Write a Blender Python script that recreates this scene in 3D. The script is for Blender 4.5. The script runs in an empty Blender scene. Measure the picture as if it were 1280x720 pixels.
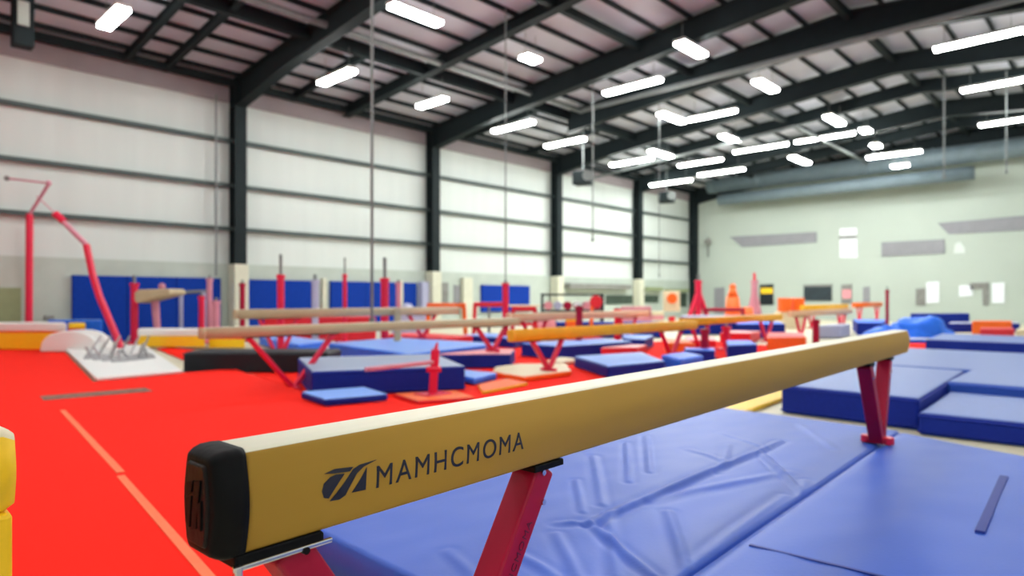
import bpy, bmesh, math, random
from mathutils import Vector, Matrix, noise
random.seed(7)
C = bpy.context.scene.collection
PI = math.pi
H = 1.13                      # eye height
F = 822.0

# ------------------------------------------------------------------ materials
def mat(name, col, rough=0.5, metal=0.0, spec=0.5, noise_scale=None, var=0.0, bump=0.0, coat=0.0, emit=0.0, stretch=(1, 1, 1), coords='Object'):
    m = bpy.data.materials.new(name); m.use_nodes = True
    nt = m.node_tree; b = nt.nodes['Principled BSDF']
    b.inputs['Base Color'].default_value = (*col, 1)
    b.inputs['Roughness'].default_value = rough
    b.inputs['Metallic'].default_value = metal
    b.inputs['Specular IOR Level'].default_value = spec
    b.inputs['Coat Weight'].default_value = coat
    if emit:
        b.inputs['Emission Color'].default_value = (*col, 1)
        b.inputs['Emission Strength'].default_value = emit
    if noise_scale:
        tc = nt.nodes.new('ShaderNodeTexCoord'); mp = nt.nodes.new('ShaderNodeMapping')
        mp.inputs['Scale'].default_value = stretch
        n = nt.nodes.new('ShaderNodeTexNoise'); n.inputs['Scale'].default_value = noise_scale; n.inputs['Detail'].default_value = 4
        nt.links.new(tc.outputs[coords], mp.inputs['Vector']); nt.links.new(mp.outputs['Vector'], n.inputs['Vector'])
        if var:
            r = nt.nodes.new('ShaderNodeValToRGB')
            r.color_ramp.elements[0].position = 0.3; r.color_ramp.elements[1].position = 0.7
            r.color_ramp.elements[0].color = (*[c * (1 - var) for c in col], 1)
            r.color_ramp.elements[1].color = (*[min(1, c * (1 + var)) for c in col], 1)
            nt.links.new(n.outputs['Fac'], r.inputs['Fac']); nt.links.new(r.outputs['Color'], b.inputs['Base Color'])
        if bump:
            bp = nt.nodes.new('ShaderNodeBump'); bp.inputs['Strength'].default_value = bump; bp.inputs['Distance'].default_value = 0.01
            nt.links.new(n.outputs['Fac'], bp.inputs['Height']); nt.links.new(bp.outputs['Normal'], b.inputs['Normal'])
    return m

M = {
 'wall':   mat('white_cladding', (0.60, 0.655, 0.63), 0.7, noise_scale=1.2, var=0.03, stretch=(1, 2.5, 0.15)),
 'wall2':  mat('pale_blockwork', (0.43, 0.49, 0.44), 0.75, noise_scale=0.5, var=0.03),
 'band':   mat('grey_white_paint', (0.44, 0.50, 0.45), 0.75, noise_scale=2, var=0.05),
 'eaves_shade':  mat('mauve_grey_shade', (0.30, 0.265, 0.28), 0.7, noise_scale=2, var=0.05),  # shadow under the eaves, put into the colour
 'sheet':  mat('mauve_roof_lining', (0.49, 0.51, 0.575), 0.55, noise_scale=0.8, var=0.06),
 'steel':  mat('dark_green_steel', (0.010, 0.017, 0.019), 0.7, spec=0.2, noise_scale=5, var=0.1),
 'girt':   mat('grey_green_rail', (0.055, 0.08, 0.08), 0.6, noise_scale=5, var=0.1),
 'floor':  mat('cream_floor', (0.62, 0.58, 0.42), 0.5, noise_scale=1.5, var=0.06),
 'red':    mat('red_carpet', (0.92, 0.014, 0.005), 0.9, spec=0.15, noise_scale=180, var=0.06, bump=0.2),
 'tape':   mat('orange_tape', (0.95, 0.17, 0.06), 0.7, noise_scale=20, var=0.05),
 'greytape': mat('worn_grey_tape', (0.20, 0.10, 0.07), 0.8, noise_scale=14, var=0.5),
 'blue':   mat('blue_vinyl', (0.028, 0.095, 0.50), 0.47, noise_scale=60, bump=0.06, spec=0.4),
 'navy':   mat('navy_vinyl', (0.002, 0.018, 0.26), 0.6, spec=0.25, noise_scale=30, var=0.08),
 'greytop': mat('grey_blue_vinyl', (0.30, 0.37, 0.52), 0.5, noise_scale=30, var=0.05),
 'sky':    mat('sky_blue_vinyl', (0.17, 0.36, 0.88), 0.4, noise_scale=30, var=0.05),
 'lilac':  mat('grey_lilac_vinyl', (0.42, 0.43, 0.60), 0.45, noise_scale=30, var=0.05),
 'pale':   mat('pale_blue_grey_vinyl', (0.10, 0.17, 0.46), 0.45, noise_scale=30, var=0.06),
 'bright': mat('bright_blue_vinyl', (0.004, 0.15, 0.86), 0.5, noise_scale=20, var=0.1),
 'pad':    mat('blue_wall_pad_vinyl', (0.002, 0.035, 0.30), 0.75, spec=0.15, noise_scale=10, var=0.08),
 'yellow': mat('yellow_vinyl', (0.92, 0.56, 0.006), 0.5, noise_scale=30, var=0.05),
 'orange': mat('orange_vinyl', (0.90, 0.13, 0.004), 0.5, noise_scale=30, var=0.05),
 'rvinyl': mat('red_vinyl', (0.72, 0.012, 0.03), 0.45, noise_scale=30, var=0.05),
 'pink':   mat('faded_pink_vinyl', (0.75, 0.28, 0.32), 0.5, noise_scale=30, var=0.08),
 'white':  mat('white_vinyl', (0.80, 0.82, 0.80), 0.5, noise_scale=30, var=0.03),
 'cream':  mat('cream_vinyl', (0.72, 0.62, 0.42), 0.5, noise_scale=30, var=0.05),
 'black':  mat('black_vinyl', (0.008, 0.012, 0.018), 0.5, spec=0.3, noise_scale=30, var=0.1, bump=0.1),
 'rubber': mat('black_rubber', (0.003, 0.003, 0.004), 0.55, spec=0.12, noise_scale=25, bump=0.25),
 'rubber2': mat('worn_black_rubber', (0.008, 0.006, 0.007), 0.5, spec=0.2, noise_scale=25, bump=0.3),
 'suede':  mat('tan_suede', (0.42, 0.235, 0.032), 0.6, spec=0.35, noise_scale=3, var=0.05, stretch=(1, 0.3, 3)),
 'palesuede':  mat('pale_suede', (0.86, 0.83, 0.68), 0.65, noise_scale=9, var=0.05, stretch=(1, 0.15, 1)),
 'ysuede': mat('yellow_suede', (0.85, 0.42, 0.01), 0.6, noise_scale=6, var=0.06),
 'csuede': mat('cream_suede', (0.50, 0.42, 0.26), 0.7, noise_scale=6, var=0.05),
 'psuede': mat('peach_suede', (0.75, 0.48, 0.30), 0.7, noise_scale=6, var=0.05),
 'mag':    mat('crimson_painted_steel', (0.36, 0.002, 0.034), 0.4, spec=0.3, noise_scale=8, var=0.06),
 'redsteel': mat('red_painted_steel', (0.72, 0.006, 0.055), 0.38, noise_scale=8, var=0.05),
 'pinksteel': mat('pale_pink_sleeve', (0.62, 0.25, 0.33), 0.5, noise_scale=8, var=0.08),
 'chrome': mat('chrome', (0.75, 0.75, 0.77), 0.22, metal=1.0),
 'galv':   mat('galvanised_steel', (0.17, 0.19, 0.19), 0.6, noise_scale=6, var=0.1),
 'duct':   mat('blue_grey_duct', (0.14, 0.19, 0.22), 0.6, noise_scale=3, var=0.1),
 'dull': mat('dull_chrome', (0.36, 0.36, 0.37), 0.45, metal=0.3, noise_scale=30, var=0.2),
 'padcream': mat('off_white_padding', (0.60, 0.60, 0.48), 0.6, noise_scale=6, var=0.04),
 'ink':    mat('navy_print', (0.006, 0.007, 0.022), 0.5),
 'ink2':   mat('faded_print', (0.10, 0.0, 0.02), 0.5),
 'lampwhite': mat('lamp_housing', (0.6, 0.6, 0.58), 0.5),
 'stripe': mat('grey_stripe_paint', (0.24, 0.24, 0.265), 0.6, noise_scale=3, var=0.06),
 'board':  mat('blackboard', (0.012, 0.025, 0.035), 0.4, noise_scale=4, var=0.3),
 'paper':  mat('white_board', (0.80, 0.84, 0.90), 0.5),
 'grey':   mat('mid_grey', (0.20, 0.20, 0.19), 0.6, noise_scale=6, var=0.2),
 'green':  mat('dark_green_screen', (0.035, 0.06, 0.045), 0.6, noise_scale=3, var=0.3),
 'olive':  mat('olive_panel', (0.24, 0.29, 0.15), 0.6, noise_scale=3, var=0.1),
 'seam':   mat('dark_blue_stitching', (0.01, 0.03, 0.25), 0.6),
}
def lampmat():
    m = bpy.data.materials.new('lamp_diffuser'); m.use_nodes = True
    b = m.node_tree.nodes['Principled BSDF']
    b.inputs['Base Color'].default_value = (0.9, 0.9, 0.9, 1)
    b.inputs['Emission Color'].default_value = (0.97, 1.0, 0.97, 1)
    b.inputs['Emission Strength'].default_value = LAMP
    return m
LAMP = 82.0
M['lamp'] = lampmat()

# ------------------------------------------------------------------ mesh helpers
def BM(): return bmesh.new()
def box(bm, c, s, rz=0.0, mi=0):
    r = Matrix.Translation(c) @ Matrix.Rotation(rz, 4, 'Z') @ Matrix.Diagonal((s[0], s[1], s[2], 1))
    g = bmesh.ops.create_cube(bm, size=1.0, matrix=r)
    if mi:
        for f in {f for v in g['verts'] for f in v.link_faces}: f.material_index = mi
    return bm
def tube(bm, p0, p1, r, seg=10, r2=None):
    p0 = Vector(p0); p1 = Vector(p1); d = p1 - p0
    q = d.to_track_quat('Z', 'Y').to_matrix().to_4x4()
    bmesh.ops.create_cone(bm, cap_ends=True, segments=seg, radius1=r, radius2=r if r2 is None else r2, depth=d.length,
                          matrix=Matrix.Translation((p0 + p1) / 2) @ q)
    return bm
def ball(bm, c, r, s=(1, 1, 1), seg=12):
    bmesh.ops.create_uvsphere(bm, u_segments=seg, v_segments=max(6, seg // 2 + 1), radius=r, matrix=Matrix.Translation(c) @ Matrix.Diagonal((*s, 1)))
    return bm
def bar(bm, p0, p1, w, t, side):
    """a rectangular tube from p0 to p1; w measured along 'side', t across it"""
    p0 = Vector(p0); p1 = Vector(p1); d = (p1 - p0).normalized()
    a = Vector(side); a = (a - d * a.dot(d)).normalized(); b = d.cross(a)
    vs = []
    for p in (p0, p1):
        for u, v in ((-1, -1), (1, -1), (1, 1), (-1, 1)):
            vs.append(bm.verts.new(p + a * u * w / 2 + b * v * t / 2))
    for f in ((3, 2, 1, 0), (4, 5, 6, 7), (0, 1, 5, 4), (1, 2, 6, 5), (2, 3, 7, 6), (3, 0, 4, 7)):
        bm.faces.new([vs[i] for i in f])
    return bm
def prism(bm, pts, z0, z1, mi_side=0):
    """vertical prism over a polygon of (x, y)"""
    ar = sum(pts[i][0] * pts[(i + 1) % len(pts)][1] - pts[(i + 1) % len(pts)][0] * pts[i][1] for i in range(len(pts)))
    if ar < 0: pts = pts[::-1]
    lo = [bm.verts.new((x, y, z0)) for x, y in pts]; hi = [bm.verts.new((x, y, z1)) for x, y in pts]
    bm.faces.new(lo[::-1]); bm.faces.new(hi); n = len(pts)
    for i in range(n):
        f = bm.faces.new((lo[i], lo[(i + 1) % n], hi[(i + 1) % n], hi[i])); f.material_index = mi_side
    return bm
def plate(bm, pts3, nrm, t):
    """a thin plate: polygon of 3-D points pushed out by t along nrm"""
    nrm = Vector(nrm).normalized()
    a = [bm.verts.new(Vector(p)) for p in pts3]; b = [bm.verts.new(Vector(p) + nrm * t) for p in pts3]
    n = len(a); bm.faces.new(a[::-1]); bm.faces.new(b)
    for i in range(n): bm.faces.new((a[i], a[(i + 1) % n], b[(i + 1) % n], b[i]))
    bmesh.ops.recalc_face_normals(bm, faces=bm.faces)
    return bm
def tag(o, label=None, cat=None, group=None, kind=None):
    if label: o['label'] = label
    if cat: o['category'] = cat
    if group: o['group'] = group
    if kind: o['kind'] = kind
    return o
def obj(name, bm, m, parent=None, bevel=0.0, segs=2, smooth=False, origin=None):
    if origin is not None:
        bmesh.ops.translate(bm, verts=bm.verts, vec=-Vector(origin))
    me = bpy.data.meshes.new(name); bm.to_mesh(me); bm.free()
    for k in (m if isinstance(m, (list, tuple)) else [m]): me.materials.append(M[k])
    o = bpy.data.objects.new(name, me); C.objects.link(o)
    if origin is not None: o.location = origin
    if parent: o.parent = parent
    if smooth:
        for p in me.polygons: p.use_smooth = True
    if bevel:
        md = o.modifiers.new('bevel', 'BEVEL'); md.width = bevel; md.segments = segs; md.limit_method = 'ANGLE'; md.angle_limit = 0.6
    return o
def thing(name, label, cat, loc=(0, 0, 0), rz=0, group=None):
    o = bpy.data.objects.new(name, None); C.objects.link(o)
    o.location = loc; o.rotation_euler = (0, 0, rz); o.empty_display_size = 0.1
    return tag(o, label, cat, group, 'thing')
def struct(name, bm, m, **k):
    return tag(obj(name, bm, m, **k), kind='structure')
def copy_tree(o, parent=None):
    c = o.copy(); C.objects.link(c)
    if parent: c.parent = parent
    for ch in list(o.children): copy_tree(ch, c)
    return c

# surveying: a sight line from the eye to a level plane / a wall
def G(px, py, h=0.0):
    Z = (H - h) * F / (py - 372); X = (px - 640) / F * Z
    return (.725 * X - .688 * Z, .688 * X + .725 * Z)
def D(px, py, Z):
    X = (px - 640) / F * Z
    return Vector((.725 * X - .688 * Z, .688 * X + .725 * Z, H - (py - 372) / F * Z))
def onx(px, py, x):
    r = (px - 640) / F; Z = x / (.725 * r - .688)
    return Vector((x, (.688 * r + .725) * Z, H - (py - 372) / F * Z))
def ony(px, py, y):
    r = (px - 640) / F; Z = y / (.688 * r + .725)
    return Vector(((.725 * r - .688) * Z, y, H - (py - 372) / F * Z))

# ------------------------------------------------------------------ the hall
XL, XR, YB, YE = -19.0, 8.5, -9.0, 35.4
XRIDGE = -5.4
def sheet_z(x): return 7.45 + 0.09 * ((x - XL) if x < XRIDGE else (XRIDGE - XL) - (x - XRIDGE))
struct('floor', box(BM(), ((XL + XR) / 2, (YB + YE) / 2, -0.1), (XR - XL + 1, YE - YB + 1, 0.2)), 'floor')
struct('wall_left', box(BM(), (XL - 0.1, (YB + YE) / 2, 3.75), (0.2, YE - YB, 7.5)), 'wall')
struct('wall_right', box(BM(), (XR + 0.1, (YB + YE) / 2, 3.75), (0.2, YE - YB, 7.5)), 'wall')
def gable(y, t):
    bm = BM()
    pts = [(XL, 0), (XR, 0), (XR, sheet_z(XR)), (XRIDGE, sheet_z(XRIDGE)), (XL, sheet_z(XL))]
    return plate(bm, [(x, y, z) for x, z in pts], (0, 1, 0), t)
struct('wall_end', gable(YE, 0.2), 'wall2')
struct('wall_back', gable(YB - 0.2, 0.2), 'wall2')
# corrugated lining sheets between the purlins
def roof(x0, x1):
    bm = BM(); n = 1
    z0, z1 = sheet_z(x0), sheet_z(x1)
    return plate(bm, [(x0, YB, z0), (x1, YB, z1), (x1, YE, z1), (x0, YE, z0)], (0, 0, 1), 0.12)
struct('ceiling', roof(XL - .1, XRIDGE), 'sheet')
struct('ceiling', roof(XRIDGE, XR + .1), 'sheet')
# lower wall band, shadow band under the eaves built as a coloured strip
struct('trim_1', box(BM(), (XL + 0.04, (YB + YE) / 2, 1.05), (0.08, YE - YB, 2.1)), 'band')
struct('eaves_shade_strip', box(BM(), (XL + 0.05, (YB + YE) / 2, 7.07), (0.10, YE - YB, 0.66)), 'eaves_shade')
COLS = [-6.1, 1.1, 8.28, 15.5, 22.6, 29.2, 35.1]
def hsec(bm, x, y, z0, z1, d=0.36, w=0.34):
    box(bm, (x, y, (z0 + z1) / 2), (0.03, w, z1 - z0)); box(bm, (x + d, y, (z0 + z1) / 2), (0.03, w, z1 - z0))
    box(bm, (x + d / 2, y, (z0 + z1) / 2), (d, 0.03, z1 - z0)); return bm
for i, y in enumerate(COLS):
    struct('steel_column', hsec(BM(), XL + 0.12, y, 0, 7.2), 'steel', origin=(XL + .3, y, 0))
for i, z in enumerate((3.11, 4.35, 5.64)):
    struct('wall_beam', box(BM(), (XL + 0.09, (YB + YE) / 2, z), (0.16, YE - YB, 0.10)), 'girt')
def rafter(y, x0, x1, dep, w, haunch=0.0):
    """an I-beam following the roof slope from x0 to x1"""
    bm = BM(); xs = [x0]
    if x0 < XRIDGE < x1: xs.append(XRIDGE)
    xs.append(x1)
    if haunch: xs.insert(1, x0 + 3.2)
    def low(x): return sheet_z(x) - 0.22 - dep - (haunch * max(0, 1 - (x - x0) / 3.2) if haunch else 0)
    for a, b in zip(xs, xs[1:]):
        ta, tb, la, lb = sheet_z(a) - .11, sheet_z(b) - .11, low(a), low(b)
        for (za, zb, zc, zd, ww) in ((ta, tb, ta - .03, tb - .03, w), (la + .03, lb + .03, la, lb, w), (ta, tb, la, lb, .04)):
            plate(bm, [(a, y - ww / 2, za), (b, y - ww / 2, zb), (b, y - ww / 2, zd), (a, y - ww / 2, zc)], (0, 1, 0), ww)
    return bm
for y in COLS:
    struct('roof_beam', rafter(y, XL + 0.12, XR, 0.50, 0.30, 0.22), 'steel')
for y, x0 in ((11.9, XL + .2), (18.4, -14.7), (25.9, -14.7), (32.2, -14.7), (4.4 - 7.2, XL + .2)):
    struct('roof_beam', rafter(y, x0, XR, 0.62 if y == 18.4 else 0.34 if x0 > -18 else 0.2, 0.26), 'steel')
for y in (5.4, 6.35, 10.0, 17.0, 20.6, 27.5):
    struct('roof_beam', rafter(y, XL + .2, -14.7 if y > 7 else -9.0, 0.10, 0.13), 'steel')
x = XL + 0.55
k = 0
while x < 4.0:
    struct('ceiling_beam', box(BM(), (x, (YB + YE) / 2, sheet_z(x) - 0.055), (0.07, YE - YB, 0.11)), 'steel'); x += 0.92; k += 1
# eaves strut and the deep beam along the hall
struct('ceiling_beam', box(BM(), (XL + 0.35, (YB + YE) / 2, 7.24), (0.16, YE - YB, 0.20)), 'steel')
for (xx, dd) in ((-14.7, 0.24), (-9.9, 0.2), (-5.4, 0.2)):
    struct('ceiling_beam', box(BM(), (xx, (YB + YE) / 2, sheet_z(xx) - 0.16 - dd / 2), (0.16, YE - YB, dd)), 'steel')
# gas/sprinkler pipe that follows the deep beam and turns along the cross beam
bm = BM(); zp = 7.58
tube(bm, (-13.9, -2, zp), (-13.9, 18.1, zp), 0.085); tube(bm, (-13.9, 18.1, zp), (4, 18.1, zp + .15), 0.085); ball(bm, (-13.9, 18.1, zp), .1)
tag(obj('ceiling_pipe', bm, 'galv', smooth=True), 'pale pipe under the roof beams turning a corner', 'pipe', kind='thing')
bm = BM(); zp = sheet_z(-10) - 0.9
tube(bm, (-18.2, 24.4, 6.6), (-9, 24.4, 7.35), .06); tube(bm, (-9, 24.4, 7.35), (-9, 33.3, 7.35), .06)
tag(obj('ceiling_pipe', bm, 'galv', smooth=True), 'grey pipe high at the roof over the far left corner', 'pipe', kind='thing')
# ventilation duct along the end wall
t = thing('ventilation_duct', 'large round blue-grey duct high along the end wall', 'duct', (-8, 34.2, 7.35))
bm = BM(); tube(bm, (-9.3, 0, 0), (13, 0, 0), 0.42, 24); obj('duct_tube', bm, 'duct', t, smooth=True)
for q in range(9):
    bm = BM(); tube(bm, (-9 + q * 2.6, 0, 0), (-8.93 + q * 2.6, 0, 0), 0.45, 24); obj('joint_ring', bm, 'duct', t)
bm = BM(); tube(bm, (-7, -1.2, -.55), (4.5, -1.2, -.55), .30, 20)
o = obj('ventilation_duct', bm, 'duct', smooth=True); o.location = (-9.5, 35.0, 7.0)
tag(o, 'darker short duct hanging below the long one at the end wall', 'duct', kind='thing')

# ------------------------------------------------------------------ ceiling lights
def lampbox(L, W):
    bm = BM(); box(bm, (0, 0, 0.05), (L, W, 0.07)); return bm
def make_light(L, W, label):
    t = thing('ceiling_light', label, 'light')
    obj('lamp_housing', lampbox(L + .06, W + .05), 'lampwhite', t, bevel=0.01)
    bm = BM(); box(bm, (0, 0, -0.02), (L, W, 0.07)); obj('diffuser', bm, 'lamp', t)
    for s in (-1, 1):
        bm = BM(); tube(bm, (s * L * .38, 0, .08), (s * L * .38, 0, .62), .008, 6); obj('hanger', bm, 'galv', t)
    return t
protos = {}
def light_at(px, py, ori, L, W, label, vis=True):
    if (L, W) not in protos: protos[(L, W)] = t = make_light(L, W, label)
    else: t = copy_tree(protos[(L, W)])
    if vis:
        z = 7.0
        for _ in range(12):
            xx, yy = G(px, py, z); z = sheet_z(max(min(xx, XR), XL)) - 0.92
        if yy > 31:
            q_ = ony(px, py, 31); xx, yy, z = q_.x, q_.y, q_.z
    else: xx, yy, z = px, py, sheet_z(px) - 0.92
    t.location = (xx, yy, z); t.rotation_euler = (0, 0, 0 if ori == 'x' else PI / 2)
    tag(t, label, 'light', 'fluorescent lights under the roof'); return t
LIGHTS = [
 (142, 22, 'x', 1.3, .24, 'tall bright strip light at the upper left over the long wall'),
 (520, 18, 'y', 1.3, .24, 'strip light just left of the top centre of the roof'),
 (421, 96, 'x', 1.5, .24, 'slanting strip light above the second wall bay'),
 (663, 73, 'y', 0.5, .30, 'small round-looking lamp alone on the mauve roof'),
 (540, 128, 'x', 1.2, .22, 'short strip light above the third column from the left'),
 (641, 158, 'x', 1.8, .22, 'strip light left of the dark junction of two beams'),
 (706, 178, 'x', 1.8, .22, 'strip light over the fourth wall column'),
 (790, 108, 'x', 1.9, .22, 'long strip light with a hooked left end'),
 (864, 61, 'y', 1.2, .28, 'bright strip light between the two widest roof beams'),
 (840, 147, 'y', 1.5, .26, 'strip light forming the left arm of a white corner'),
 (890, 144, 'x', 1.7, .18, 'thin strip light forming the right arm of a white corner'),
 (957, 107, 'y', 1.3, .28, 'strip light right of the white corner pair'),
 (826, 192, 'y', 1.5, .26, 'short strip light below the white corner pair'),
 (912, 173, 'y', 1.3, .26, 'small strip light right of the corner pair and below it'),
 (1043, 150, 'y', 1.5, .28, 'strip light in the middle of the right half of the roof'),
 (1221, 50, 'x', 1.8, .20, 'topmost of the three long tubes at the right edge'),
 (1247, 105, 'x', 1.8, .20, 'middle one of the three long tubes at the right edge'),
 (1262, 151, 'x', 1.8, .20, 'lowest of the three long tubes at the right edge'),
 (1000, 200, 'y', 1.9, .28, 'strip light below a row of lamps near the end wall duct'),
 (1082, 163, 'y', 0.6, .30, 'upper one of two stacked small round lamps'),
 (1095, 182, 'y', 0.6, .30, 'lower one of two stacked small round lamps'),
 (1117, 193, 'x', 2.0, .22, 'long pale strip light just above a lone round lamp'),
 (1125, 207, 'x', 0.6, .30, 'lone round lamp closest to the right end of the duct'),
 (789, 202, 'x', 2.0, .22, 'strip light over the far wall between two columns'),
 (875, 203, 'x', 2.0, .22, 'strip light above the far left corner, upper one'),
 (901, 215, 'x', 2.2, .22, 'strip light above the far left corner, lower one'),
 (838, 228, 'x', 2.2, .22, 'farthest strip light tucked into the left corner'),
 (950, 185, 'x', 2.2, .16, 'dim thin tube left of the strip light by the duct'),
 (1030, 172, 'x', 2.2, .16, 'dim thin tube left of the two small round lamps'),
]
for px, py, ori, L, W, lab in LIGHTS: light_at(px, py, ori, L, W, lab)
q = 0
for xx, yy in ((-15, -3), (-10, -3), (-5, -3), (0, -3), (5, -3), (-10, 2.5), (-5, 2.5), (0, 2), (5, 3), (-6, 7.5), (0, 9), (5, 9), (3, 15), (5, 21), (5, 27), (2, 31)):  # lamps out of view, added for illumination
    light_at(xx, yy, 'x', 1.8, .20, 'unseen strip light added to the roof rows around the viewer', False)

# ------------------------------------------------------------------ mats and carpets
def inset(pts, d):
    cx = sum(p[0] for p in pts) / len(pts); cy = sum(p[1] for p in pts) / len(pts)
    return [(cx + (x - cx) * (1 - d), cy + (y - cy) * (1 - d)) for x, y in pts]
def matt(label, pts, h, top, side=None, z0=0.0, cat='mat', name='gym_mat', bevel=0.03, group=None, seams=0):
    bm = BM(); prism(bm, pts, z0 + 0.002, z0 + h, 1)
    cx = sum(p[0] for p in pts) / len(pts); cy = sum(p[1] for p in pts) / len(pts)
    o = obj(name, bm, [top, side or top], bevel=min(bevel, h * .35), origin=(cx, cy, z0))
    tag(o, label, cat, group, 'thing')
    # piping line round the side
    if h > 0.15:
        bm = BM(); n = len(pts)
        for zz in (z0 + h - .035, z0 + .035):
            for i in range(n):
                a, b = pts[i], pts[(i + 1) % n]
                tube(bm, (a[0] - cx, a[1] - cy, zz - z0), (b[0] - cx, b[1] - cy, zz - z0), 0.008, 6)
        p = obj('piping', bm, side or top, o)
    for s in range(1, seams + 1):
        f = s / (seams + 1); a = Vector(pts[0]).lerp(Vector(pts[1]), f); b = Vector(pts[3]).lerp(Vector(pts[2]), f)
        bm = BM(); bar(bm, (a[0] - cx, a[1] - cy, h), (b[0] - cx, b[1] - cy, h), .03, .008, (1, 0.2, 0)); obj('fold_seam', bm, 'seam', o)
    return o
def shallow(px0, px1, py, h, depth):
    a = Vector(G(px0, py, h)); b = Vector(G(px1, py, h)); v = Vector((a.x + b.x, a.y + b.y)).normalized() * depth
    return [tuple(a), tuple(b), tuple(b + v), tuple(a + v)]
def P(*pp, h=0.0): return [G(a, b, h) for a, b in pp]

RZ = 0.06
red1 = [(-4.465, -6), (-4.465, 4.05), (-5.2, 4.15), (-5.95, 3.66), (-9.9, 4.30), (-9.85, 3.55), (-9.62, 2.40), (-15.5, 3.36), (-18.2, 3.75), (-18.2, -6)]
bm = BM(); prism(bm, red1, 0.002, RZ); tag(obj('red_carpet', bm, 'red'), 'broad red carpet left of the seam, reaching back to the white runway mat', 'carpet', kind='thing')
bm = BM(); prism(bm, [(-4.46, -6), (-1.9, -6), (-1.9, 1.2), (-2.62, 1.3), (-2.66, 4.0), (-4.46, 4.05)], 0.002, RZ + .004)
tag(obj('red_carpet', bm, 'red'), 'near red carpet strip beside the tan beam and the big blue mat', 'carpet', kind='thing')
def strip(label, a, b, w, m, z, name, cat):
    a = Vector(a); b = Vector(b); d = (b - a).normalized(); n = Vector((-d.y, d.x)) * w / 2
    bm = BM(); prism(bm, [tuple(a + n), tuple(b + n), tuple(b - n), tuple(a - n)], z, z + .003)
    return tag(obj(name, bm, m), label, cat, kind='thing')
strip('orange tape line on the near red carpet by the beam end', (-2.2, .98), (-4.40, 1.24), .042, 'tape', RZ + .005, 'floor_tape', 'tape')
strip('orange tape line on the far red carpet, running away from the seam', (-4.50, 1.27), G(78, 513, RZ), .045, 'tape', RZ + .001, 'floor_tape', 'tape')
strip('worn grey-brown strip of tape across the far red carpet', G(52, 498, RZ), G(186, 487, RZ), .38, 'greytape', RZ + .001, 'floor_tape', 'tape')
wp = [G(*q_, RZ) for q_ in ((120, 477), (228, 467), (180, 433), (82, 439))]
matt('white runway mat between the red carpet and the wall bars', wp, .05, 'white', z0=RZ + .002)

matt('red carpet corner between the runway mat and the yellow block', P((196, 437), (232, 452), (246, 440), (214, 435)), .03, 'red', name='red_carpet', cat='carpet')
# foreground blue mats, the left one in a rumpled cover
def seg_d(p, a, b):
    ab = b - a; t_ = max(0, min(1, (p - a).dot(ab) / ab.length_squared)); return (p - (a + ab * t_)), t_
FOLDS = [((738, 653), (975, 552), .018, .022), ((738, 655), (815, 718), .016, .016), ((760, 640), (770, 718), .010, .02), ((835, 640), (860, 720), .012, .018),
         ((950, 565), (1005, 618), .014, .018), ((1005, 600), (1005, 625), .010, .02), ((742, 570), (752, 630), .012, .018), ((783, 553), (786, 602), .012, .015),
         ((808, 545), (812, 590), .009, .015), ((815, 625), (985, 590), .007, .03), ((700, 655), (738, 653), .010, .02), ((695, 668), (720, 718), .010, .018),
         ((640, 690), (690, 718), .010, .02), ((860, 560), (905, 575), .007, .02), ((900, 540), (960, 560), .006, .02), ((1000, 530), (1040, 560), .006, .025),
         ((560, 690), (590, 720), .008, .02), ((980, 620), (870, 700), .007, .02), ((910, 555), (900, 590), .007, .018), ((720, 600), (728, 640), .010, .014)]
FW = [(Vector(G(*a, .2)), Vector(G(*b, .2)), am, w) for a, b, am, w in FOLDS]
def soft_mat(label, quad, h, nx, ny, folds, amp, seed, mname='blue', skirt=1):
    a, b, c, d = [Vector(q_) for q_ in quad]; cx = (a + b + c + d) / 4
    bm = BM(); grid = []
    for j in range(ny + 1):
        row = []
        for i in range(nx + 1):
            u, v = i / nx, j / ny
            p = (a * (1 - u) + b * u) * (1 - v) + (d * (1 - u) + c * u) * v
            e = min(u, 1 - u) * (b - a).length; e2 = min(v, 1 - v) * (d - a).length; ee = min(e, e2)
            z = h - 0.012 * (1 - min(1, ee / .015)) ** 2; na = amp * min(1, .25 + ee / .2)
            if folds:
                s = 0
                for A, B, am, w in FW:
                    vec, t_ = seg_d(p, A, B); ab = B - A; side = ab.x * vec.y - ab.y * vec.x
                    dd = vec.length; ww = w * (1.5 if side > 0 else .7)
                    s += am * math.exp(-(dd / ww) ** 2) * math.sin(PI * (.12 + .76 * t_)) - .35 * am * math.exp(-((dd - w * 2) / w) ** 2)
                z += s * min(1, ee / .05)
            z += na * noise.noise(Vector((p.x * 1.6, p.y * 1.2, seed))) + na * .45 * noise.noise(Vector((p.x * 7, p.y * 3.5, seed + 5)))
            row.append(bm.verts.new((p.x - cx.x, p.y - cx.y, z)))
        grid.append(row)
    for j in range(ny):
        for i in range(nx): bm.faces.new((grid[j][i], grid[j][i + 1], grid[j + 1][i + 1], grid[j + 1][i]))
    ring = [grid[0][i] for i in range(nx + 1)] + [grid[j][nx] for j in range(1, ny + 1)] + [grid[ny][i] for i in range(nx - 1, -1, -1)] + [grid[j][0] for j in range(ny - 1, 0, -1)]
    n = len(ring); prev = ring
    for zz, out in ((h * .55, .003), (0.004, 0.0)):
        cur = [bm.verts.new((v.co.x * (1 + out / 1.5), v.co.y * (1 + out / 3), zz)) for v in ring]
        for i in range(n): bm.faces.new((prev[i], cur[i], cur[(i + 1) % n], prev[(i + 1) % n]))
        prev = cur
    bm.faces.new(prev)
    bmesh.ops.recalc_face_normals(bm, faces=bm.faces)
    o = obj('landing_mat', bm, mname, smooth=True); o.location = (cx.x, cx.y, 0)
    return tag(o, label, 'mat', kind='thing')
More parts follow.
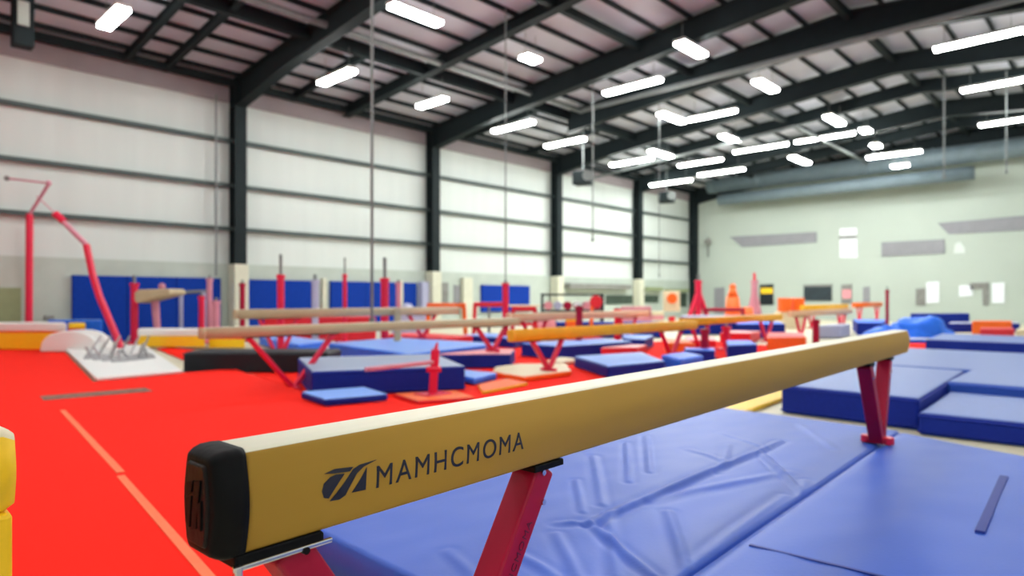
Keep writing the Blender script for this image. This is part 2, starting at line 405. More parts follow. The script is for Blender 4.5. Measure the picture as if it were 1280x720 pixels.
soft_mat('large blue landing mat with a rumpled cover under the tan beam', [(-2.50, 1.37), (-1.083, 1.35), (-1.203, 5.20), (-2.56, 5.27)], .2, 130, 330, True, .010, 3)
mb = soft_mat('smooth blue landing mat at the right edge, right of the rumpled one', [(-1.07, 1.35), (1.2, 1.35), (.9, 4.33), (-1.19, 5.18)], .2, 60, 100, False, .010, 11)
c0 = mb.location
bm = BM(); a = Vector((-1.05, 2.40)); b = Vector((1.1, 2.55))
bar(bm, (a.x - c0.x, a.y - c0.y, .2), (b.x - c0.x, b.y - c0.y, .2), .014, .012, (0, 1, 0)); obj('fold_seam', bm, 'seam', mb)
h0, h1 = Vector(G(1255, 597, .2)), Vector(G(1225, 667, .2))
bm = BM(); bar(bm, (h0.x - c0.x, h0.y - c0.y, .206), (h1.x - c0.x, h1.y - c0.y, .206), .035, .012, (1, 0, 0)); obj('carry_strap', bm, 'seam', mb, bevel=.003)

# crash mats on the right
matt('thick blue crash mat behind the far beam leg, dark navy front', [(-2.52, 6.48), (-1.33, 6.40), (-1.45, 9.2), (-2.75, 9.3)], .28, 'pale', 'navy')
g_ = matt('low blue mat at the right edge in front of the stepped mats', [(-1.30, 6.22), (1.2, 6.30), (1.2, 7.85), (-1.36, 7.80)], .19, 'pale', 'navy')
bm = BM(); box(bm, (-.60, -.79, .10), (.06, .006, .022)); plate(bm, [(-.86, -.785, .115), (-.80, -.785, .10), (-.86, -.785, .085)], (0, -1, 0), .006)
tube(bm, (-.42, -.785, .095), (-.42, -.795, .095), .03, 12); obj('maker_mark', bm, 'lilac', g_)
matt('second stepped blue mat behind the low one at the right edge', [(-1.40, 7.9), (1.5, 7.9), (1.5, 9.5), (-1.42, 9.4)], .28, 'pale', 'blue')
matt('third stepped blue mat, light top with a darker fold', [(-2.9, 9.55), (2, 9.6), (2, 11.6), (-2.9, 11.5)], .26, 'pale', 'blue')
matt('fourth stepped blue mat in front of the dark blue block', [(-3.0, 11.75), (2, 11.8), (2, 13.7), (-3.2, 13.6)], .22, 'pale', 'blue')
matt('long dark-sided blue block across the right background', [(-3.15, 15.7), (3.5, 15.7), (3.5, 18.5), (-3.4, 18.6)], .27, 'pale', 'navy')
matt('yellow floor mat showing between the tan beam and the crash mat', [(-3.7, 5.4), (-2.66, 5.45), (-2.85, 8.2), (-3.9, 8.3)], .05, 'yellow', name='floor_mat')
matt('red carpet piece with rounded corner beyond the end of the tan beam', P((1040, 436), (1120, 446), (1160, 436), (1166, 426), (1120, 424)), .03, 'red', name='red_carpet', cat='carpet')
matt('grey-lilac flat mat in the right background', shallow(1185, 1275, 404, .3, 1.5), .3, 'lilac', 'navy')
matt('thin lilac-topped mat behind the dark-sided block', shallow(1128, 1160, 424, .12, .7), .12, 'lilac', 'bright')
matt('red folded mat on the right background mats', shallow(1225, 1268, 411, .36, .9), .36, 'rvinyl', 'rvinyl')
matt('orange mat beyond the red folded one at the right', shallow(1215, 1265, 401.5, .4, .6), .4, 'orange')
matt('cream mat at the far right edge beside the red folded mat', shallow(1270, 1310, 412, .3, 1.0), .3, 'cream')
matt('dark blue bolster behind the bright blue heap', shallow(1138, 1212, 392, .55, .8), .55, 'navy')

# mats of the middle ground
MM = [
 ('long grey-topped crash mat with navy sides at the edge of the red carpet', [(-6.67, 3.78), (-5.86, 5.36), (-7.4, 6.2), (-8.3, 4.5)], .30, 'greytop', 'navy', 0),
 ('small sky blue square mat lying on the red carpet edge', [(-6.4, 3.5), (-5.75, 3.4), (-5.6, 4.05), (-6.25, 4.2)], .08, 'sky', 'navy', RZ),
 ('large sky blue mat behind the grey-topped crash mat', [(-11.2, 6.7), (-8.2, 6.3), (-8.8, 8.9), (-11.7, 8.7)], .25, 'sky', 'bright', 0),
 ('dark blue block mat under the yellow beam', [(-8.0, 6.6), (-7.15, 7.5), (-7.8, 8.3), (-8.15, 8.0)], .23, 'pink', 'navy', 0),
 ('bright blue mat beside the black block', [(-14.9, 7.1), (-12.0, 6.5), (-12.4, 7.4), (-15.2, 7.9)], .2, 'sky', 'bright', 0),
 ('red long mat behind the large sky blue mat', [(-13.0, 9.2), (-10.9, 9.3), (-11.0, 10.3), (-13.1, 10.2)], .25, 'rvinyl', 'rvinyl', 0),
 ('sky blue mat under the far legs of the cream beam', [(-11.8, 10.7), (-9.9, 10.5), (-10.4, 11.6), (-12.0, 11.7)], .22, 'sky', 'navy', 0),
 ('pale blue mat just above the tan beam, middle', [(-6.55, 8.35), (-5.25, 7.45), (-5.1, 8.7), (-6.2, 9.8)], .18, 'sky', 'navy', 0),
 ('dark blue long mat under the yellow beam, right of its legs', [(-8.5, 9.2), (-7.5, 9.1), (-7.3, 11.2), (-8.3, 11.5)], .25, 'sky', 'navy', 0),
 ('cream oval-looking mat by the legs of the yellow beam', [(-6.6, 6.55), (-5.85, 6.4), (-5.85, 7.4), (-6.5, 8.1), (-7.05, 7.6), (-7.0, 7.0)], .08, 'cream', 'orange', 0),
 ('cream mat behind the legs of the yellow beam', [(-7.1, 8.3), (-6.75, 8.25), (-6.9, 8.95), (-7.35, 8.95)], .08, 'cream', 'cream', 0),
 ('orange mat showing left of the small red stand', [(-6.05, 4.45), (-5.45, 4.3), (-5.2, 4.9), (-5.75, 5.1)], .04, 'orange', 'rvinyl', 0),
 ('yellow and orange mat right of the small red stand', [(-5.95, 5.65), (-5.45, 5.25), (-5.6, 6.2), (-6.1, 6.35)], .04, 'orange', 'yellow', 0),
 ('sky blue mat lying against the grey-topped crash mat', [(-6.4, 5.8), (-6.08, 5.7), (-6.3, 6.35), (-7.0, 6.3)], .10, 'sky', 'bright', 0),
 ('bright blue mat at the right end of the pale blue mat', [(-5.55, 9.35), (-4.95, 8.85), (-5.0, 9.7), (-5.6, 10.2)], .2, 'bright', 'bright', 0),
 ('orange mat framed by red legs right of the yellow beam', [(-6.6, 11.3), (-6.1, 11.5), (-6.8, 12.5), (-7.3, 12.4)], .25, 'orange', 'orange', 0),
 ('blue mat low between two red legs above the tan beam', [(-5.75, 10.45), (-5.3, 10.7), (-5.6, 11.3), (-6.05, 11.0)], .2, 'bright', 'navy', 0),
 ('deep blue mat right of the red leg above the tan beam', [(-5.4, 11.4), (-5.1, 12.0), (-5.7, 13.1), (-6.1, 12.8)], .25, 'bright', 'navy', 0),
 ('red mat with an orange front above the tan beam', [(-5.5, 13.4), (-5.0, 14.2), (-5.7, 16), (-6.3, 15.4)], .3, 'rvinyl', 'orange', 0),
 ('purple-blue mat seen over the yellow beam', shallow(690, 828, 404, .42, 1.0), .42, 'navy', 'navy', 0),
 ('blue mat over the second yellow beam', [(-7.9, 17.2), (-7.0, 18.3), (-7.7, 19.7), (-8.7, 19.0)], .40, 'bright', 'navy', 0),
 ('lilac mat under the peach beam', [(-6.4, 18.6), (-5.9, 19.4), (-6.1, 20.9), (-6.42, 20.9)], .35, 'lilac', 'lilac', 0),
 ('bright blue mat beyond the peach beam', [(-6.0, 21.2), (-5.4, 21.5), (-6.0, 24.5), (-7.0, 24.2)], .38, 'bright', 'navy', 0),
 ('pink mat below the blue mat over the second yellow beam', [(-7.5, 15.4), (-6.85, 15.7), (-7.1, 16.9), (-7.9, 16.6)], .25, 'pink', 'rvinyl', 0),
 ('magenta mat left of the orange square one', [(-7.15, 9.9), (-6.7, 10.4), (-6.9, 11.1), (-7.2, 11.0)], .2, 'pink', 'rvinyl', 0),
 ('navy mat seen through the legs of the second yellow beam', [(-8.0, 11.9), (-7.4, 11.8), (-8.1, 13.3), (-8.9, 13.2)], .25, 'sky', 'navy', 0),
 ('pink mat between the red legs near the right', [(-7.4, 13.5), (-6.85, 13.9), (-7.5, 15.1), (-8.1, 14.8)], .16, 'pink', 'rvinyl', 0),
 ('lavender mat in the far middle before the posts', shallow(850, 930, 396, .55, 1.3), .55, 'lilac', 'navy', 0),
 ('sky blue mat near the wall in the left background', shallow(60, 128, 400, .63, .3), .62, 'sky', 'bright', 0),
 ('red mat behind the far cream beam', shallow(330, 470, 396.6, .62, .5), .62, 'rvinyl', 'rvinyl', 0),
]
for lab, pts, h, a_, b_, z in MM: matt(lab, pts, h, a_, b_, z0=z or .013)
# red floor under the middle
for lab, pts, m_ in (('red floor mat under the middle-ground beams', [(-9.8, 4.45), (-5.95, 3.75), (-5.2, 4.2), (-3.4, 5.6), (-4.5, 14.5), (-8, 16), (-12.8, 9)], 'rvinyl'),):
    bm = BM(); prism(bm, pts, .002, .012); tag(obj('floor_mat', bm, 'red'), lab, 'mat', kind='thing')
# black block
bk = matt('long black foam block lying across the edge of the red carpet', [(-10.3, 3.72), (-8.7, 5.2), (-9.2, 5.75), (-10.8, 4.25)], .32, 'black', 'black', bevel=.05, name='foam_block', cat='block')

# yellow, red and white blocks at the left
def block(label, pts, z0, layers, cat='block'):
    """stack of foam layers: (thickness, material)"""
    cx = sum(p[0] for p in pts) / len(pts); cy = sum(p[1] for p in pts) / len(pts)
    t = thing('foam_block', label, cat, (cx, cy, z0)); z = 0.002
    for th, m_ in layers:
        bm = BM(); prism(bm, [(x - cx, y - cy) for x, y in pts], z, z + th); obj('foam_layer', bm, m_, t, bevel=.02); z += th
    return t
pw = [(-14.2, 1.6), (-14.35, 2.95), (-17.4, 3.0), (-17.6, 1.2)]
block('long white-topped yellow and orange block at the left edge', shallow(-22, 83, 437, RZ, .9), RZ, [(.34, 'yellow'), (.04, 'orange'), (.16, 'white')])
block('short red-topped yellow block behind the white dome', shallow(85, 107, 436, RZ, .8), RZ, [(.36, 'orange'), (.06, 'rvinyl'), (.10, 'yellow')])
block('yellow block with a white top right of the chrome bases', shallow(172, 256, 434, RZ, .8), RZ, [(.24, 'yellow'), (.14, 'white')])
block('red and yellow block between the white-topped one and the black block', shallow(261, 306, 435, 0, .7), 0, [(.20, 'yellow'), (.24, 'rvinyl')])
# white dome block
a = Vector(G(49, 440, RZ)); b = Vector(G(122, 440, RZ)); L = (b - a).length; d = (b - a).normalized()
bm = BM(); prof = [(-L / 2, 0), (L / 2, 0)] + [(L / 2 * math.cos(t_) * (1 - .12 * math.sin(t_)), .42 * math.sin(t_) ** .6) for t_ in [PI * k / 12 for k in range(1, 12)]]
v3 = [Vector((p[0], 0, p[1])) for p in prof]; plate(bm, v3, (0, 1, 0), .55)
o = obj('foam_dome', bm, 'white', bevel=.03); o.location = ((a.x + b.x) / 2, (a.y + b.y) / 2, RZ + .002); o.rotation_euler = (0, 0, math.atan2(d.y, d.x))
tag(o, 'white half-round foam block in front of the yellow block', 'block', kind='thing')

# ------------------------------------------------------------------ balance beams
def section(w, h, top_w, r=.012, n=5):
    """cross-section (x, z) of a beam, z from 0 down to -h, bulging sides, rounded edges"""
    pts = []
    def arc(cx, cz, r_, a0, a1):
        for k in range(n + 1):
            t_ = a0 + (a1 - a0) * k / n; pts.append((cx + r_ * math.cos(t_), cz + r_ * math.sin(t_)))
    tw = top_w / 2
    arc(tw - r, -r, r, PI / 2, PI * .08)
    for k in range(1, 8):
        f = k / 8; pts.append((tw + (w / 2 - tw) * math.sin(PI * f), -r - (h - 2 * r) * f))
    arc(tw - r, -h + r, r, -PI * .08, -PI / 2)
    left = [(-x_, z_) for x_, z_ in pts[::-1]]
    return pts + left
def loft(bm, secs, mi=None):
    rings = [[bm.verts.new((x_, y_, z_)) for x_, z_ in s] for y_, s in secs]
    n = len(rings[0])
    for A, B in zip(rings, rings[1:]):
        for i in range(n):
            f = bm.faces.new((A[i], A[(i + 1) % n], B[(i + 1) % n], B[i])); f.smooth = True
            if mi:
                c_ = f.calc_center_median(); f.normal_update()
                if c_.z > -.006: f.material_index = 1
    bm.faces.new(rings[0]); bm.faces.new(rings[-1][::-1])
    bmesh.ops.recalc_face_normals(bm, faces=bm.faces)
    return bm
def scale_sec(s, kx, kz, h): return [(x_ * kx, -h / 2 + (z_ + h / 2) * kz) for x_, z_ in s]
def trestle(t, y1, y2, yf, ztop, zf, w=.08, th=.06, m_='redsteel', foot=.10):
    """V-shaped support: two bars that meet on a short cross foot"""
    for y in (y1, y2):
        bm = BM(); s = 1 if y > yf else -1
        bar(bm, (0, y, ztop), (0, yf + s * .012, zf + .03), w, th, (1, 0, 0)); leg = obj('leg', bm, m_, t, bevel=.008)
    bm = BM(); box(bm, (0, yf, zf + .022), (foot * 2, .09, .035)); f_ = obj('foot_bar', bm, m_, t, bevel=.01)
    for s in (-1, 1):
        bm = BM(); tube(bm, (s * foot, yf, zf + .002), (s * foot, yf, zf + .05), .042, 16); obj('foot_pad', bm, m_, t, bevel=.006)
    bm = BM(); box(bm, (0, (y1 + y2) / 2, ztop + .006), (.075, abs(y2 - y1) + .12, .016)); obj('mounting_plate', bm, 'rubber', t)
def balance_beam(label, x, y, rz, L, ztop, skin, top, trs, zf=.03, h=.16, legm='redsteel', caps='rubber', w=.13):
    t = thing('balance_beam', label, 'balance beam', (x, y, 0), rz, None)
    s = section(w, h, .10); bm = BM()
    s = [(a_, b_ + ztop) for a_, b_ in s]
    rings = [(0, s), (L, s)]
    bm2 = BM(); loft(bm2, rings)
    for f in bm2.faces:
        if f.calc_center_median().z > ztop - .004 and abs(f.normal.z) > .9: f.material_index = 1
    obj('beam_body', bm2, [skin, top], t)
    for e, sg in ((0, -1), (L, 1)):
        if caps:
            hs = [(a_ * .9, ztop - h / 2 + (b_ - ztop + h / 2) * .93) for a_, b_ in s]
            bm3 = BM(); loft(bm3, [(e, s), (e + sg * .03, s), (e + sg * .045, hs)]); obj('end_cap', bm3, caps, t, smooth=False)
    for (y1, y2, yf, zz) in trs: trestle(t, y1, y2, yf, ztop - h - .012, zz, .07, .05, legm)
    return t
balance_beam('long cream balance beam reaching from the yellow block to the middle', -7.4, 2.9, 0, 5.0, .80, 'csuede', 'palesuede', [(.5, 1.6, 1.05, .015), (4.1, 4.75, 4.45, .266)], caps='csuede', h=.12)
balance_beam('cream balance beam in front of the blue wall pads, behind the long one', -10.9, 4.8, 0, 4.9, .93, 'csuede', 'palesuede', [(.4, 1.1, .75, .0), (3.6, 4.3, 3.95, .266)], zf=0, caps='csuede')
balance_beam('yellow balance beam with rounded end right behind the tan beam', -6.05, 6.38, 0, 5.0, .70, 'ysuede', 'ysuede', [(.4, 1.05, .75, .083), (3.8, 4.5, 4.15, .032)], caps='ysuede')
balance_beam('second yellow balance beam, farther right than the first', -6.6, 11.9, 0, 5.0, .72, 'ysuede', 'palesuede', [(.4, 1.1, .75, .032), (3.8, 4.5, 4.15, .032)], caps='ysuede')
balance_beam('pink-cream balance beam beyond the first yellow one', -8.9, 9.3, 0, 5.0, .82, 'psuede', 'palesuede', [(.4, 1.1, .75, .0), (3.8, 4.5, 4.15, .0)], caps='psuede')
balance_beam('peach balance beam in front of the orange cubes', -6.6, 17.6, 0, 5.0, .78, 'psuede', 'psuede', [(.4, 1.1, .75, .0), (3.8, 4.5, 4.15, .0)], caps='psuede')
balance_beam('far yellow balance beam right of the orange cubes', -8.6, 24, 0, 5.0, .86, 'ysuede', 'ysuede', [(.6, 1.3, .95, .0), (3.8, 4.5, 4.15, .0)], caps='ysuede', h=.2)
balance_beam('far orange balance beam, the one nearest the end wall', -8.4, 29.2, .05, 5.0, .92, 'orange', 'orange', [(.6, 1.3, .95, .0), (3.8, 4.5, 4.15, .0)], caps='orange', h=.2)

# yellow padded beam end at the bottom left corner
t = thing('balance_beam', 'yellow padded beam end with a cream top at the bottom left corner', 'balance beam', (-1.700, .235, 0))
ZT = .865
s = [(a_, b_ + ZT) for a_, b_ in section(.135, .17, .10, .02)]
bm = BM(); loft(bm, [(-3.4, s), (0, s)])
for f in bm.faces:
    if f.calc_center_median().z > ZT - .006 and abs(f.normal.z) > .9: f.material_index = 1
obj('beam_body', bm, ['yellow', 'palesuede'], t)
hs = [(a_ * .82, ZT - .09 + (b_ - ZT + .09) * .85) for a_, b_ in s]
bm = BM(); loft(bm, [(0, s), (.02, s), (.04, hs)])
for f in bm.faces:
    if f.calc_center_median().z > ZT - .022: f.material_index = 1
obj('end_cap', bm, ['yellow', 'cream'], t, smooth=True)
bm = BM(); bar(bm, (.004, .01, ZT - .17), (.004, .01, .085), .10, .05, (1, 0, 0)); obj('leg', bm, 'yellow', t, bevel=.01)
bm = BM(); bar(bm, (0, -2.9, ZT - .17), (0, -2.9, .06), .09, .06, (1, 0, 0)); obj('leg', bm, 'yellow', t, bevel=.01)
for yy in (.01, -2.9):
    bm = BM(); box(bm, (0, yy, .085), (.4, .09, .04)); obj('foot_bar', bm, 'yellow', t, bevel=.01)

# ---- the main beam
BX, BY, BA, BL, BZ = -1.026, .441, math.radians(2.3), 4.86, .90
t = main = thing('balance_beam', 'tan suede balance beam with black end cap, crimson legs and lettering', 'balance beam', (BX, BY, 0), BA)
W_, H_ = .122, .16
sec = [(a_, b_ + BZ) for a_, b_ in section(W_, H_, .10, .014, 6)]
def rs(kx, kz): return [(a_ * kx, BZ - H_ / 2 + (b_ - BZ + H_ / 2) * kz) for a_, b_ in sec]
bm = BM(); loft(bm, [(0, sec)] + [(BL * k / 8, sec) for k in range(1, 9)] + [(BL + .02, rs(.98, .985)), (BL + .04, rs(.90, .93)), (BL + .048, rs(.72, .8))])
for f in bm.faces:
    f.normal_update()
    if f.calc_center_median().z > BZ - .012 and abs(f.normal.z) > .55: f.material_index = 1  # top paler, its brightness from overhead lamps put into the colour
obj('beam_body', bm, ['suede', 'palesuede'], t)
# end cap, a moulded rubber shell with a recessed emblem panel
bm = BM()
loft(bm, [(.001, rs(1.03, 1.02)), (-.010, rs(1.045, 1.03)), (-.028, rs(1.03, 1.02)), (-.038, rs(.97, .98)), (-.046, rs(.88, .92)), (-.049, rs(.78, .84))])
cap = obj('end_cap', bm, 'rubber', t, smooth=True)
bm = BM(); loft(bm, [(-.0475, rs(.66, .78)), (-.0520, rs(.64, .76)), (-.0535, rs(.58, .72))]); obj('emblem_panel', bm, 'rubber2', cap, bevel=.002)
bm = BM()
def endpt(u, v): return (u, -.0535, BZ - .08 + v)
for poly in ([(-.022, .030), (.000, .036), (-.006, .018), (-.020, .012)], [(-.024, .006), (-.006, .012), (-.012, -.036), (-.026, -.030)],
             [(.004, .036), (.024, .040), (.010, -.034), (-.006, -.038)], [(.016, .004), (.026, .010), (.026, -.034), (.016, -.030)]):
    plate(bm, [endpt(*p) for p in poly], (0, -1, 0), .003)
obj('emblem', bm, 'rubber', cap)
# underside clamp: black plate with a chrome rail, and the supports
bm = BM(); box(bm, (0, .06, BZ - H_ - .008), (.098, .15, .020)); clamp = obj('clamp_plate', bm, 'rubber', t, bevel=.003)
bm = BM(); bar(bm, (.052, -.02, BZ - H_ - .016), (.052, .15, BZ - H_ - .016), .008, .007, (0, 0, 1)); r_ = obj('chrome_rail', bm, 'chrome', clamp, bevel=.002); r_['label'] = 'thin chrome rail'
bm = BM(); box(bm, (.05, -.012, BZ - H_ - .027), (.012, .012, .03)); obj('latch', bm, 'chrome', clamp, bevel=.002)
bm = BM(); tube(bm, (.046, .10, BZ - H_ - .020), (.058, .10, BZ - H_ - .020), .006, 12); obj('clamp_knob', bm, 'rubber', clamp)
def main_trestle(y1, y2, yf, w, th, txt):
    zt = BZ - H_ - .016; zf = .205
    legs = []
    for y in (y1, y2):
        s_ = 1 if y > yf else -1
        bm = BM(); bar(bm, (0, y, zt), (0, yf + s_ * .02, zf + .03), w, th, (1, 0, 0)); legs.append(obj('leg', bm, 'mag', t, bevel=.008, segs=3))
        bm = BM(); box(bm, (0, y, zt + .006), (.09, .11, .016)); pl_ = obj('mounting_plate', bm, 'rubber', t, bevel=.003)
        for q_ in (-1, 1):
            bm = BM(); tube(bm, (w / 2 + .001, y - s_ * .02, zt - .035 * (1.2 + q_)), (w / 2 + .007, y - s_ * .02, zt - .035 * (1.2 + q_)), .007, 8); obj('bolt', bm, 'chrome', legs[-1])
    bm = BM(); box(bm, (0, yf, zf + .02), (.12, .10, .035)); obj('foot_bar', bm, 'mag', t, bevel=.01)
    for s_ in (-1, 1):
        bm = BM(); tube(bm, (s_ * .055, yf, zf), (s_ * .055, yf, zf + .045), .04, 20); obj('foot_pad', bm, 'redsteel', t, bevel=.006)
    return legs
legs = main_trestle(.085, .755, .42, .074, .066, True)
main_trestle(3.88, 4.40, 4.20, .080, .065, False)
# lettering
def text_mesh(s_, size, width=1.0):
    cu = bpy.data.curves.new('lettering', 'FONT'); cu.body = s_; cu.size = size; cu.extrude = .0008; cu.space_character = 1.18
    tmp = bpy.data.objects.new('tmp_lettering', cu); C.objects.link(tmp)
    dg = bpy.context.evaluated_depsgraph_get(); me = bpy.data.meshes.new_from_object(tmp.evaluated_get(dg))
    bpy.data.objects.remove(tmp); return me
def side_x(v):
    """x of the beam's side at a depth v below its top"""
    f_ = max(0, min(1, (v - .014) / (H_ - .028))); return .05 + (W_ / 2 - .05) * math.sin(PI * f_)
def place_text(body, y0, y1, z0, z1, parent, xf, m_, name='lettering'):
    me = text_mesh(body, .05)
    xs = [v.co.x for v in me.vertices]; ys = [v.co.y for v in me.vertices]
    x0_, x1_, b0, b1 = min(xs), max(xs), min(ys), max(ys)
    for v in me.vertices:
        yy = y0 + (v.co.x - x0_) / (x1_ - x0_) * (y1 - y0); zz = z0 + (v.co.y - b0) / (b1 - b0) * (z1 - z0)
        v.co = Vector((xf(yy, zz) + (.0012 if v.co.z > 0 else -.001), yy, zz))
    me.materials.clear(); me.materials.append(M[m_])
    o_ = bpy.data.objects.new(name, me); C.objects.link(o_); o_.parent = parent; return o_
place_text('MAMHCMOMA', .236, .640, BZ - .108, BZ - .068, t, lambda y_, z_: side_x(BZ - z_), 'ink')
# emblem before the lettering, taken off the side face of the beam
Rb = Matrix.Rotation(-BA, 2)
def side(px, py):
    """point of the beam's side (y along it, z) on the sight line"""
    X = (px - 640) / F; Zd = 1.0
    d_ = Vector((.725 * X - .688, .688 * X + .725)); dz = -(py - 372) / F
    o2 = Rb @ Vector((-BX, -BY)); d2 = Rb @ d_
    k_ = (.0605 - o2.x) / d2.x
    return (o2.y + d2.y * k_, H + dz * k_)
def zp(X, Y): return side(380 + X / 4.267, 530 + Y / 4.267)
bm = BM()
for poly in ([(108, 266), (165, 240), (262, 228), (243, 252), (170, 262)],
             [(172, 268), (215, 264), (190, 300), (132, 398), (106, 394), (94, 360), (104, 318), (140, 282)],
             [(262, 240), (300, 216), (388, 190), (318, 226), (280, 262), (222, 380), (190, 404), (140, 412), (200, 330)],
             [(334, 230), (330, 350), (256, 366), (300, 290)]):
    pl = [zp(*p) for p in poly]
    plate(bm, [(side_x(BZ - z_) - .0005, y_, z_) for y_, z_ in pl], (1, 0, 0), .0018)
obj('emblem', bm, 'ink', t)
# small print running down the near leg
lg = legs[1]
zt = BZ - H_ - .016
def leg_text():
    me = text_mesh('MAMHCMOMA', .05); xs = [v.co.x for v in me.vertices]; ys = [v.co.y for v in me.vertices]
    A = Vector((0, .755, zt)); B = Vector((0, .44, .235)); d_ = (A - B).normalized(); n_ = Vector((0, -d_.z, d_.y))
    L0 = (A - B).length
    for v in me.vertices:
        u = (v.co.x - min(xs)) / (max(xs) - min(xs)); w_ = (v.co.y - min(ys)) / (max(ys) - min(ys)) - .5
        v.co = B + d_ * (L0 * (.44 + .36 * u)) + n_ * (w_ * .022 + .004) + Vector((.0372 + (.001 if v.co.z > 0 else 0), 0, 0))
    return me
xs_me = None
me = text_mesh('MAMHCMOMA', .05)
xs = [v.co.x for v in me.vertices]; ys = [v.co.y for v in me.vertices]; x0_, x1_, b0, b1 = min(xs), max(xs), min(ys), max(ys)
A = Vector((0, .755, zt)); B = Vector((0, .44, .235)); d_ = (A - B).normalized(); n_ = Vector((0, -d_.z, d_.y)); L0 = (A - B).length
for v in me.vertices:
    u = (v.co.x - x0_) / (x1_ - x0_); w_ = (v.co.y - b0) / (b1 - b0) - .5
    up = v.co.z > 0
    v.co = B + d_ * (L0 * (.42 + .36 * u)) + n_ * (w_ * .016 - .006) + Vector((.0372 + (.001 if up else 0), 0, 0))
me.materials.clear(); me.materials.append(M['ink2'])
o_ = bpy.data.objects.new('lettering', me); C.objects.link(o_); o_.parent = lg

# ------------------------------------------------------------------ wall pads, column pads, wall fittings on the long wall
def wallpad(y0, y1, z0, z1, label, group=None):
    t = thing('wall_pad', label, 'wall pad', (XL + .08, (y0 + y1) / 2, z0))
    n = max(1, round((y1 - y0) / 1.2)); w = (y1 - y0) / n
    for i in range(n):
        bm = BM(); box(bm, (.05, -(y1 - y0) / 2 + w * (i + .5), (z1 - z0) / 2), (.10, w - .008, z1 - z0)); obj('pad_panel', bm, 'pad', t, bevel=.015)
    return t
wallpad(4.25, 7.85, .02, 1.68, 'long blue wall pad left of the first cream column')
wallpad(8.5, 10.85, .02, 1.66, 'blue wall pad right of the first cream column')
wallpad(11.35, 14.0, .02, 1.66, 'blue wall pad between two white door posts')
wallpad(14.25, 14.85, .02, 1.66, 'narrow dark blue wall pad beside a cream column')
wallpad(18.1, 20.95, .55, 1.63, 'shorter blue pad hung higher on the wall, mid-length')
for y_, lab in ((8.28, 'cream padding round the foot of the nearest wall column'), (15.5, 'cream padding round the foot of the second wall column'), (22.6, 'cream padding round the foot of the third wall column'), (29.2, 'cream padding round the foot of the farthest wall column')):
    bm = BM(); w_ = .21
    for sx, sy, cx_, cy_ in ((.03, .40, .53, 0), (.42, .02, .33, -.20), (.42, .02, .33, .20)):
        box(bm, (XL + cx_, y_ + cy_, 1.05), (sx, sy, 2.06))
    tag(obj('column_pad', bm, 'padcream', bevel=.012, origin=(XL + .3, y_, 0)), lab, 'padding', kind='thing')
for y_, z1_, lab in ((11.1, 1.75, 'white post between the two left blue wall pads'), (14.12, 1.75, 'cream post right of the long blue wall pad'), (17.3, 1.9, 'wide cream post before the shorter blue pad')):
    bm = BM(); box(bm, (XL + .17, y_, z1_ / 2), (.16, .14 if y_ < 17 else .5, z1_)); tag(obj('wall_post', bm, 'padcream', bevel=.01), lab, 'post', kind='thing')
def panel_left(y0, y1, z0, z1, m_, name, label, cat, d=.04):
    bm = BM(); box(bm, (XL + .08 + d / 2, (y0 + y1) / 2, (z0 + z1) / 2), (d, y1 - y0, z1 - z0))
    return tag(obj(name, bm, m_, bevel=.005), label, cat, kind='thing')
panel_left(2.3, 3.25, .3, 1.36, 'olive', 'notice_board', 'olive green board on the wall behind the left red post', 'board')
panel_left(3.7, 3.9, .58, .7, 'grey', 'socket_box', 'small grey box on the wall left of the long blue pad', 'socket')
panel_left(14.95, 15.25, .4, 1.7, 'lilac', 'locker', 'lilac-grey locker by the second column', 'locker', .3)
panel_left(16.0, 16.4, .6, 1.7, 'grey', 'door_screen', 'grey narrow screen right of the second column padding', 'screen')
panel_left(16.7, 17.0, .7, 1.6, 'stripe', 'notice_board', 'dark grey board between the two cream posts', 'board')
panel_left(23.4, 28.4, 1.55, 1.78, 'grey', 'wall_shelf', 'long dark shelf on the wall past the third column', 'shelf', .35)
panel_left(26.6, 29.0, .8, 1.25, 'green', 'wall_screen', 'dark green panel right of the red round pad', 'panel')
panel_left(29.9, 31.6, 1.5, 1.68, 'olive', 'wall_shelf', 'olive shelf past the farthest wall column', 'shelf', .3)
panel_left(30.0, 31.5, .85, 1.25, 'green', 'wall_screen', 'dark green panel under the olive shelf', 'panel')
panel_left(32.2, 34.4, 1.45, 1.62, 'olive', 'wall_shelf', 'olive shelf in the far corner of the long wall', 'shelf', .3)
panel_left(33.6, 34.6, .6, 1.4, 'green', 'wall_screen', 'green panel in the far corner', 'panel')
# thin vertical cladding conduits
for px_, top_, bot_, lab in ((270, 118, 345, 'thin grey conduit on the long wall left of the nearest column'), ):
    p0 = onx(px_, top_, XL + .3); p1 = onx(px_, bot_, XL + .3)
    bm = BM(); tube(bm, p0, p1, .035, 8); tag(obj('conduit', bm, 'galv'), lab, 'conduit', kind='thing')
# ropes hanging from the roof
for px_, Z_, r_, py1, lab in ((465, 11.0, .026, 402, 'grey hanging rope that crosses the roof pipe, longest of the ropes'), (632, 15.5, .016, 385, 'thin grey rope hanging before the shorter blue pad'),
                              (1180, 20.0, .025, 222, 'pale rope hanging under the roof near the duct'), (1258, 20.5, .02, 215, 'pale rope hanging at the right edge by the duct'),
                              (741, 20.0, .02, 300, 'dark cord hanging near the fourth column'), (824, 22, .015, 345, 'thin cord hanging before the farthest column')):
    p1 = D(px_, py1, Z_); zt_ = sheet_z(p1.x) - .25
    bm = BM(); tube(bm, (p1.x, p1.y, zt_), p1, r_, 8); tube(bm, p1 + Vector((0, 0, .06)), p1 - Vector((0, 0, .05)), r_ * 2, 8)
    tag(obj('hanging_rope', bm, 'galv'), lab, 'rope', kind='thing')
